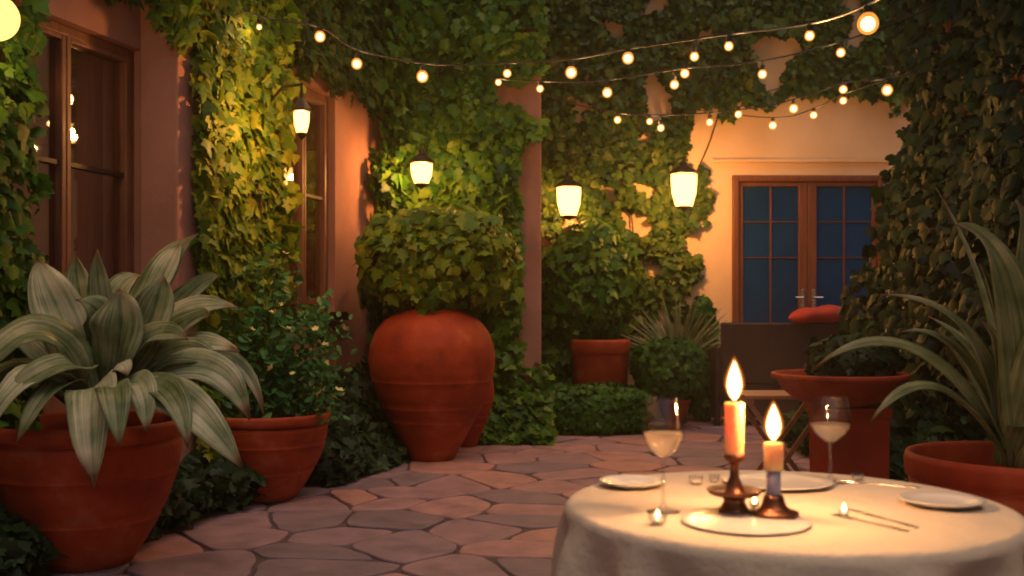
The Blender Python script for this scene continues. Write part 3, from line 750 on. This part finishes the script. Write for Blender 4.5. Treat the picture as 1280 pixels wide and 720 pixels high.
# red cushion on sofa back
cx0, cx1 = P(985,0,10.5).x, P(1070,0,10.5).x; vs = []; fs = []; nu, nv_ = 22, 12
mb = MB()
for i in range(nu+1):
    for j in range(nv_):
        u = i/nu*2-1; a = 2*PI*j/nv_
        e_ = (1-abs(u)**3.2)**.5 if abs(u) < 1 else 0
        vs.append((cx0+(cx1-cx0)*i/nu, 10.485+.15*e_*math.cos(a)*(1+.06*math.sin(u*9)), zb+.085+.085*e_*math.sin(a)*(1+.1*math.sin(u*7))+.04*(u if u < 0 else 0)))
for i in range(nu):
    for j in range(nv_): fs.append((i*nv_+j, i*nv_+(j+1) % nv_, (i+1)*nv_+(j+1) % nv_, (i+1)*nv_+j))
mb.add(vs, fs); o_ = mb.build('bolster_cushion', RED, smooth=True)
tag(o_, 'rounded red bolster cushion lying on top of the dark sofa back', 'cushion')

# right foreground pot with strap leaves
c = P(1275,0,3.5); c.z = 0
rp = empty('potted_plant', c, 'terracotta pot at lower right edge with long arching strap leaves', 'potted plant')
make_pot(rp, .365, P(0,568,3.5).z, 'bowl', TERRA)
B0 = Vector((c.x-.02, c.y-.02, P(0,568,3.5).z-.03))
def PR(*a): return [B0+Vector((random.uniform(-.05,.03), random.uniform(-.03,.03), 0))]+[P(*q) for q in a]
rl = [([(1215,500,3.4),(1150,440,3.3),(1088,528,3.2)], .060), ([(1210,470,3.5),(1120,380,3.5),(1020,458,3.4)], .060),
 ([(1250,460,3.5),(1210,370,3.5),(1100,368,3.5)], .065), ([(1275,430,3.4),(1265,290,3.4),(1195,280,3.4)], .13),
 ([(1240,480,3.6),(1190,400,3.7),(1125,415,3.7)], .045), ([(1255,450,3.7),(1235,340,3.8),(1170,235,3.9)], .02),
 ([(1285,420,3.5),(1300,300,3.5),(1270,250,3.5)], .11), ([(1262,470,3.5),(1250,420,3.5),(1225,400,3.5)], .06),
 ([(1230,500,3.4),(1200,450,3.4),(1185,430,3.3)], .045), ([(1300,450,3.4),(1330,330,3.3),(1400,330,3.2)], .11),
 ([(1300,480,3.3),(1360,420,3.2),(1440,500,3.1)], .09), ([(1290,450,3.6),(1310,330,3.8),(1330,260,3.9)], .1),
 ([(1245,470,3.6),(1225,430,3.6),(1160,395,3.7)], .05), ([(1270,450,3.45),(1250,380,3.4),(1225,330,3.4)], .09)]
for cp, w in rl: blade(PR(*cp), w*1.4, STRAP, rp, fold=.3, ref=(0,-.5,.85), ruffle=.015, basew=.75, peak=.3, tipp=2.0)

# ---------------------------------------------------------------- lanterns
def lamp(name, p, w, col, rad, par=None):
    l = bpy.data.lights.new(name, 'POINT'); l.energy = w; l.color = col; l.shadow_soft_size = rad
    o_ = bpy.data.objects.new(name, l); C.objects.link(o_); o_.location = p; return o_
def lantern(p, w, h, label, wallpt, pwr=230, m=LAMP):
    r = empty('wall_lantern', p, label, 'lantern', 'lit lanterns on the courtyard walls')
    mb = MB(); t_ = w*.42
    k = 6
    mb.lathe([(w*.32,-h/2),(w*.46,-h*.1),(w*.5,h*.25),(w*.5,h/2)], k); g_ = mb.build('lamp_glass', m, r)
    mb = MB(); mb.lathe([(w*.62,h/2+.002),(w*.60,h/2+.02),(w*.36,h/2+.06),(w*.15,h/2+.085),(w*.12,h/2+.12),(.002,h/2+.13)], k); mb.lathe([(w*.5,h/2+.001),(w*.62,h/2+.002)], k); mb.build('cap', IRON, r)
    mb = MB(); mb.lathe([(.002,-h/2-.05),(w*.12,-h/2-.035),(w*.36,-h/2-.015),(w*.34,-h/2-.001),(.001,-h/2-.001)], k); mb.build('base', IRON, r)
    q = Vector(wallpt)-Vector(p); mb = MB()
    top = Vector((0,0,h/2+.12)); e_ = Vector((q.x, q.y, h/2+.10))
    mb.tube([top, top+Vector((0,0,.05)), (top+e_)/2+Vector((0,0,.10)), e_+Vector((0,0,.03)), e_], .010, 6)
    mb.lathe([(.001,-.06),(.04,-.06),(.04,.06),(.001,.06)], 8, c=tuple(e_)); mb.build('bracket', IRON, r)
    lamp('lantern_lamp', Vector(p), pwr, (1,.41,.10), .04)
    return r
p = P(377,153,6.35); lantern(p, .095, .125, 'small lit lantern beside the window, on the yellow green ivy pilaster', LW(6.95,.25,p.z), 165)
p = P(527,217,8.95); lantern(p, .185, .17, 'lit lantern above the big urn, half buried in ivy', (p.x,9.58,p.z), 165)
p = P(711,252,10.8); lantern(p, .25, .29, 'lit lantern right of the bare wall corner', (p.x,11.2,p.z), 95)
p = P(855,238,10.4); lantern(p, .26, .32, 'brightest lit lantern just left of the doors', (p.x,11.2,p.z), 300)
# near round lantern
p = P(-6,22,4.55)
lamp('lantern_lamp', p, 48, (1,.5,.14), .1)
r = empty('globe_lantern', p, 'large round glowing globe lantern cut off at the top left corner', 'lantern')
R_ = .10; mb = MB(); mb.lathe([(max(.001,R_*math.sin(a*PI/16)), -R_*math.cos(a*PI/16)) for a in range(17)], 32); mb.build('globe', LAMPN, r, smooth=True)
mb = MB(); mb.lathe([(R_*.45,R_*.91),(R_*.42,R_*1.15),(R_*.1,R_*1.3),(.002,R_*1.32)], 20); e_ = LW(4.6,.0,p.z+.3)-p
mb.tube([(0,0,R_*1.3),(0,0,R_*1.3+.08),(e_.x*.5,e_.y*.5,.34),tuple(e_)], .01, 6); mb.build('bracket', IRON, r, smooth=True)

# ---------------------------------------------------------------- string lights
def catenary(pts, per=10, sag=0):
    """smooth Catmull-Rom through pts"""
    P_ = [pts[0]*2-pts[1]]+pts+[pts[-1]*2-pts[-2]]; out = []
    for i in range(1, len(P_)-2):
        a, b_, c_, d_ = P_[i-1:i+3]
        for k in range(per):
            t_ = k/per; out.append(.5*((2*b_)+(c_-a)*t_+(2*a-5*b_+4*c_-d_)*t_*t_+(3*b_-a-3*c_+d_)*t_**3))
    out.append(pts[-1]); return out
bulb_me = None; sock_me = None
def string(label, wire, bulbs):
    w = [P(*q) for q in wire]; line = catenary(w)
    r = empty('string_lights', line[0], label, 'string lights', 'strings of bulbs across the courtyard')
    mb = MB(); mb.tube(line, .006, 6); rel(mb.build('cable', CABLE, r, smooth=True), r)
    global bulb_me, sock_me
    for (bx, by, s_) in bulbs:
        # nearest wire point by its direction from the string start
        best = min(line, key=lambda q: abs(640+F*q.x/q.y-bx))
        y_ = best.y; bp3 = P(bx, by, y_)
        drop = best.z-bp3.z
        Rb = max(.014, s_/2/F*y_*1.05)
        o_ = MB(); o_.lathe([(max(.0008, math.sin(a*PI/12)), -math.cos(a*PI/12)+(.25*(a/12)**4)) for a in range(13)], 20)
        b_ = o_.build('bulb', BULBG, r, smooth=True)
        o_ = MB(); o_.lathe([(max(.0008, .70*math.sin(a*PI/10)), -.70*math.cos(a*PI/10)) for a in range(11)], 16); o_.build('filament_glow', BULB, b_, smooth=True)
        lamp('bulb_lamp', bp3, 6 if s_ < 20 else 3, (1,.55,.2), Rb*1.15)
        b_.scale = (Rb,)*3; b_.location = bp3-Vector(r.location)
        mb = MB(); zt_ = max(Rb+.03, drop)
        mb.lathe([(.013,Rb*.85),(.017,Rb*.9),(.017,Rb+.025),(.010,Rb+.032),(.004,Rb+.036)], 12)
        if zt_ > Rb+.036: mb.tube([(0,0,Rb+.03),(best.x-bp3.x,best.y-bp3.y,zt_)], .004, 5)
        s = mb.build('socket', CABLE, b_); s.matrix_parent_inverse = Matrix.Identity(4)
        s.scale = (1/Rb,)*3
    return r
string('uppermost light string, sweeping from the left ivy to the big top right bulb', [(255,-10,6.3),(330,22,6.5),(400,34,6.7),(446,62,6.8),(528,79,6.8),(600,80,6.7),(714,74,6.4),(785,61,6.0),(911,43,5.6),(1012,30,5.0),(1085,6,4.0),(1150,-40,3.4)],
  [(324,34,7),(400,46,13),(446,80,13),(528,96,14),(634,92,10),(714,91,14),(785,73,14),(868,71,11),(911,58,11),(1012,45,12),(1085,30,25)])
string('light string below the uppermost, rising right from the dim middle bulb', [(470,60,9.3),(560,85,9),(623,98,8.6),(690,102,8),(759,100,7.6),(850,86,7.3),(953,76,7),(1051,52,7),(1140,20,7.2),(1180,0,7.4)],
  [(623,103,8),(675,111,9),(759,116,12),(856,92,11),(843,106,11),(953,93,11),(1051,66,11)])
string('lowest light string, sagging just above the bare cream wall', [(640,100,11),(700,125,10),(772,141,9),(820,144,8.6),(887,141,8.3),(960,132,8),(1020,116,7.8),(1054,104,7.6),(1109,98,7.6),(1180,85,7.6)],
  [(772,150,9),(812,152,8),(826,160,9),(887,153,9),(923,143,9),(992,136,11),(1054,112,10),(1109,113,13)])
string('short light string at the back, hanging over the doors', [(860,136,11),(966,147,10.4),(1017,136,9.8),(1054,118,9.4),(1120,96,8.8)],
  [(966,157,10),(1017,144,9),(1054,126,9)])

# lit small vine leaves across string lines? (thin aerial vine)
# ---------------------------------------------------------------- table
TX, TY, TZ = .597, 2.27, .762; TR = .475
t = empty('round_table', (TX,TY,0), 'round pedestal table hidden beneath the cloth at lower right', 'table')
mb = MB(); mb.lathe([(.001,TZ-.03),(TR-.012,TZ-.03),(TR-.008,TZ-.026),(TR-.008,TZ-.006),(TR-.012,TZ-.004),(.001,TZ-.004)], 64); mb.build('tabletop', DARKWOOD, t)
mb = MB(); mb.lathe([(.001,0),(.25,0),(.25,.02),(.06,.06),(.04,.2),(.04,TZ-.03),(.001,TZ-.031)], 32); mb.build('pedestal', DARKWOOD, t, smooth=True)
vs = []; fs = []; n_ = 256; rings = []
def foldf(a): return (.5+.5*math.sin(13*a+1.2*math.sin(2*a)+.5))**1.3*.6+.4*(.5+.5*math.sin(8*a+2*math.sin(3*a)))
for r_ in [0.004,.08,.16,.24,.32,.38,.42,.445,.462]: rings.append(('t', r_))
for k in range(1, 7): rings.append(('c', k/6))
for k in range(1, 19): rings.append(('s', k/18))
for kind_, q in rings:
    for i in range(n_):
        a = 2*PI*i/n_; 
        if kind_ == 't': r_, z = q, TZ+.0012*lump(q*math.cos(a)*9, q*math.sin(a)*9, 1)
        elif kind_ == 'c': th = q*PI/2; r_ = .462+.020*math.sin(th); z = TZ-.020*(1-math.cos(th))
        else:
            f_ = foldf(a); s_ = q; r_ = .480+.02*s_+(.12*f_-.06)*(1-math.exp(-s_*11)); z = TZ-.020-(.60+.01*math.sin(5*a))*s_
        vs.append((TX+r_*math.cos(a), TY+r_*math.sin(a), z))
for k in range(len(rings)-1):
    for i in range(n_): fs.append((k*n_+i, k*n_+(i+1) % n_, (k+1)*n_+(i+1) % n_, (k+1)*n_+i))
fs.append(tuple(range(n_)))
mb = MB(); mb.add(vs, fs); o_ = mb.build('tablecloth', CLOTH, smooth=True)
sm = o_.modifiers.new('Solidify', 'SOLIDIFY'); sm.thickness = .0015; sm.offset = -1
tag(o_, 'cream linen tablecloth draped in folds over the round table', 'tablecloth')

def PT(x, y, dz=0):   # a point on the tabletop
    Y = (H-TZ)*F/(y-HY); return Vector(((x-640)/F*Y, Y, TZ+.0015+dz))
def plate(x, y, r_, m, label, name='plate', h=.016, group=None):
    p = PT(x, y); R = r_
    mb = MB(); mb.lathe([(.001,.0),(R*.55,0),(R*.6,.002),(R*.8,h*.5),(R,h*.92),(R*1.003,h),(R*.98,h+.001),(R*.8,h*.68),(R*.62,.006),(.001,.005)], 64)
    o_ = mb.build(name, m, smooth=True, loc=p); return tag(o_, label, 'plate', group)
plate(932, 655, .125, PORC, 'flat white platter under the two candlesticks', 'platter', .005)
plate(972, 607, .13, PORC, 'white dinner plate at the far side of the table', h=.012)
plate(790, 609, .078, PORC, 'small white plate at the left edge of the table')
plate(1177, 633, .088, PORC, 'small white side plate at the right edge of the table')

def flame(par, z, h, w):
    prof = [(.04,0),(.45,.08),(.8,.2),(1,.36),(.95,.5),(.72,.68),(.42,.84),(.16,.95),(.02,1)]
    w *= .92; f = None
    for k_, (sw, sh, mm) in enumerate(((1.45,1.16,FLAMEO3),(1.25,1.09,FLAMEO2),(1.1,1.04,FLAMEO),(.92,.98,FLAME))):
        mb = MB(); mb.lathe([(max(.0005, a*w/2*sw), z+b_*h*sh-.004*(sw-.9)) for a, b_ in prof], 20); g_ = mb.build('flame' if f is None else 'flame_core' if mm is FLAME else 'flame_mantle', mm, f or par, smooth=True)
        f = f or g_
    return f
# candlesticks
pz = .0055
p = P(918,0,2.15); base = Vector((p.x, 2.15, TZ+.0015+pz))
mb = MB(); zz = base.z
mb.lathe([(.001,0),(.034,0),(.034,.004),(.028,.010),(.022,.022),(.024,.030),(.050,.036),(.058,.046),(.056,.047),(.044,.041),(.022,.040),(.016,.056),(.010,.072),(.0085,.09),(.012,.102),(.022,.108),(.0225,.120),(.020,.120),(.019,.110),(.001,.110)], 40)
tag(mb.build('candlestick', BRONZE, smooth=True, loc=base), 'taller bronze candlestick with wide drip dish, left of the pair', 'candlestick', None)
ca = empty('candle', base+Vector((0,0,.111)), 'tall ivory candle burning in the dish candlestick', 'candle')
zl = P(0,503,2.15).z-ca.location.z
mb = MB(); mb.lathe([(.001,0),(.0186,0),(.0188,.01),(.0200,zl*.5),(.0203,zl-.004),(.0195,zl),(.014,zl-.002),(.001,zl-.004)], 32, wob=lambda a, z: .015*math.sin(5*a+z*40)); mb.build('wax', WAX, ca, smooth=True)
mb = MB(); mb.tube([(0,0,zl-.004),(.001,0,zl+.006),(.003,0,zl+.014)], .0012, 5); mb.build('wick', IRON, ca)
flame(ca, zl+.004, .082, .033)
base = Vector((P(967,0,2.12).x, 2.12, TZ+.0015+pz))
mb = MB(); mb.lathe([(.001,0),(.048,0),(.051,.003),(.049,.007),(.034,.010),(.026,.018),(.021,.032),(.019,.040),(.0165,.040),(.016,.030),(.001,.030)], 40)
tag(mb.build('candlestick', BRONZE, smooth=True, loc=base), 'short bronze candlestick with flared foot, right of the pair', 'candlestick')
cb = empty('candle', base+Vector((0,0,.0305)), 'shorter two coloured candle burning in the low candlestick', 'candle')
z1 = P(0,588,2.12).z-cb.location.z; z2 = P(0,553,2.12).z-cb.location.z
mb = MB(); mb.lathe([(.001,0),(.0145,0),(.0145,z1),(.001,z1)], 28); w_ = mb.build('lower_wax', WAXB, cb, smooth=True); w_['label'] = 'blue grey lower half of the candle'
mb = MB(); mb.lathe([(.001,z1+.0005),(.0175,z1+.0005),(.0195,z1+.01),(.020,z2-.003),(.019,z2),(.013,z2-.002),(.001,z2-.004)], 28); mb.build('wax', WAX, cb, smooth=True)
mb = MB(); mb.tube([(0,0,z2-.004),(.001,0,z2+.006),(.003,0,z2+.014)], .0012, 5); mb.build('wick', IRON, cb)
flame(cb, z2+.004, .074, .032)

def wineglass(p, h, R, label):
    r = empty('wine_glass', p, label, 'wine glass', 'wine glasses on the table')
    s_ = h
    def bowl(t_): # t 0..1 from bowl bottom to rim
        return R*(.12+.88*math.sin(min(1, t_/.45)*PI/2)**.9) if t_ < .45 else R*(1-.20*((t_-.45)/.55)**1.6)
    b0 = s_*.46
    prof = [(.001,.001),(R*.80,.001),(R*.82,.0025),(R*.5,.006),(.008,.011),(.0042,.02),(.0038,b0-.015),(.006,b0-.004)]
    prof += [(bowl(k/16), b0+(s_-b0)*k/16) for k in range(0, 17)]
    mb = MB(); mb.lathe(prof, 40); mb.build('glass', GLASS, r, smooth=True)
    lv = .40; pr = [(.001, b0+.004)]+[(bowl(k/8*lv)-.0022, b0+(s_-b0)*k/8*lv+.003) for k in range(1, 9)]+[(.001, b0+(s_-b0)*lv+.003)]
    mb = MB(); mb.lathe(pr, 32); mb.build('wine', WINE, r, smooth=False)
    return r
wineglass(PT(829,641), .240, .043, 'wine glass at the left side of the table, part filled with pale wine')
wineglass(PT(1038,604), .208, .049, 'wine glass at the back right of the table, part filled with pale wine')

def cutlery(p, ang, kind, label):
    mb = MB()
    def prism(outl, z0, z1):
        k = len(outl); mb.add([(x, y, z0) for x, y in outl]+[(x, y, z1) for x, y in outl], [tuple(range(k-1,-1,-1)), tuple(range(k, 2*k))]+[(i, (i+1) % k, k+(i+1) % k, k+i) for i in range(k)])
    if kind == 'knife': prism([(-.095,-.006),(-.09,-.008),(0,-.005),(.01,-.008),(.085,-.010),(.105,-.004),(.108,.004),(.01,.006),(0,.004),(-.09,.007),(-.095,.005)], 0, .003)
    else:
        prism([(-.095,-.005),(-.085,-.008),(0,-.003),(.03,-.004),(.045,-.011),(.055,-.012),(.055,.012),(.045,.011),(.03,.004),(0,.003),(-.085,.008),(-.095,.005)], .0, .003)
        for q in (-.0105,-.0045,.0015,.0075): prism([(.0545,q),(.095,q+.0005),(.095,q+.0025),(.0545,q+.003)], .0005, .0028)
    o_ = mb.build(kind, STEEL, loc=p, bevel=.0008); o_.rotation_euler = (0,0,ang); tag(o_, label, kind)
cutlery(PT(1086,655), math.radians(118), 'fork', 'silver fork lying nearest the camera on the right side of the cloth')
cutlery(PT(1103,650), math.radians(112), 'knife', 'silver knife lying beside the fork, on its right')
cutlery(PT(1098,607), math.radians(150), 'fork', 'silver fork lying behind, near the back right wine glass')
def votive(x, y, lit, label, r_=.018, h=.022):
    r = empty('tealight_holder' if lit else 'salt_cellar', PT(x, y, .006 if 830 < x < 1010 and y > 630 else 0), label, 'tealight holder' if lit else 'salt cellar')
    mb = MB(); mb.lathe([(.001,.0005),(r_*.7,.0005),(r_*.95,h*.5),(r_,h),(r_*.93,h),(r_*.85,h*.5),(r_*.6,.004),(.001,.004)], 16); mb.build('glass', GLASS, r, smooth=False)
    mb = MB(); mb.lathe([(.001,.0045),(r_*.58,.0045),(r_*.62,.010),(.001,.010)], 16); mb.build('wax' if lit else 'salt', PORC, r)
    if lit: mb = MB(); mb.lathe([(.0005,.011),(.004,.015),(.0045,.019),(.002,.027),(.0005,.030)], 12); mb.build('flame', TEAL, r, smooth=True)
votive(943, 641, 1, 'tiny glass tealight glowing between the two candlesticks', .012, .016)
votive(1055, 648, 1, 'tiny glass tealight glowing alone, left of the fork', .011, .014)
votive(822, 657, 1, 'glass tealight added for the candle glints under the left wine glass', .020, .022)  # added in place of candle light refracted through the wine glass
votive(870, 607, 0, 'small crystal salt cellar left of the far dinner plate')
votive(893, 604, 0, 'small crystal salt cellar touching the far plate, right one of two', .014, .02)
votive(1072, 601, 0, 'small crystal salt cellar behind the right wine glass', .016, .018)

# candle lamps (the light of the flames)
def lamp(name, p, w, col, rad, par=None):
    l = bpy.data.lights.new(name, 'POINT'); l.energy = w; l.color = col; l.shadow_soft_size = rad
    o_ = bpy.data.objects.new(name, l); C.objects.link(o_); o_.location = p; return o_
lamp('candle_lamp', (P(918,0,2.15).x, 2.15, P(0,478,2.15).z+.055), 7.5, (1,.50,.2), .02)
lamp('candle_lamp', (P(967,0,2.12).x, 2.12, P(0,530,2.12).z+.05), 6, (1,.50,.2), .02)

# ---------------------------------------------------------------- light
w = bpy.data.worlds.new('World'); S.world = w; w.use_nodes = True
nt = w.node_tree; bg = nt.nodes['Background']; sk = nt.nodes.new('ShaderNodeTexSky'); sk.sky_type = 'NISHITA'; sk.sun_disc = False
EL, AZ = math.radians(68), math.radians(158)
sk.sun_elevation = EL; sk.sun_rotation = AZ; sk.dust_density = 4; sk.ozone_density = .5; sk.air_density = 1.5
nt.links.new(sk.outputs[0], bg.inputs[0]); bg.inputs[1].default_value = .036
sun = bpy.data.lights.new('sun', 'SUN'); sun.energy = .66; sun.color = (1,.70,.52); sun.angle = math.radians(40)
so = bpy.data.objects.new('sun', sun); C.objects.link(so)
SE = EL; d = Vector((math.sin(AZ)*math.cos(SE), math.cos(AZ)*math.cos(SE), math.sin(SE)))
so.rotation_euler = d.to_track_quat('Z', 'Y').to_euler()

m, nt, o = mat('halo_haze'); v = N(nt, 'ShaderNodeVolumePrincipled', Density=.0028); v.inputs['Color'].default_value = (1,.9,.78,1); v.inputs['Anisotropy'].default_value = .6; L(nt, v.outputs[0], o.inputs['Volume'])  # thin volume added so that lanterns, bulbs and flames get halos
mb = MB(); mb.box(-46,46,-46,46,-1.6,6.6); tag(mb.build('halo_haze_box', m), kind='stuff')
S.cycles.volume_bounces = 0
cam = bpy.data.cameras.new('camera'); co = bpy.data.objects.new('camera', cam); C.objects.link(co)
co.location = (0,0,H); co.rotation_euler = (PI/2,0,0)
cam.sensor_width = 36; cam.lens = F/1280*36; cam.shift_y = 25/1280; cam.clip_end = 800; cam.clip_start = .05
cam.dof.use_dof = True; cam.dof.focus_distance = 5.0; cam.dof.aperture_fstop = 3.2
S.camera = co
S.render.engine = 'CYCLES'
S.cycles.filter_width = 1.8; S.cycles.use_light_tree = False; S.cycles.max_bounces = 4; S.cycles.diffuse_bounces = 2; S.cycles.glossy_bounces = 2; S.cycles.transmission_bounces = 2; S.cycles.transparent_max_bounces = 10
S.view_settings.view_transform = 'Standard'; S.view_settings.look = 'None'; S.view_settings.exposure = .15; S.view_settings.gamma = 1
bpy.context.view_layer.update()
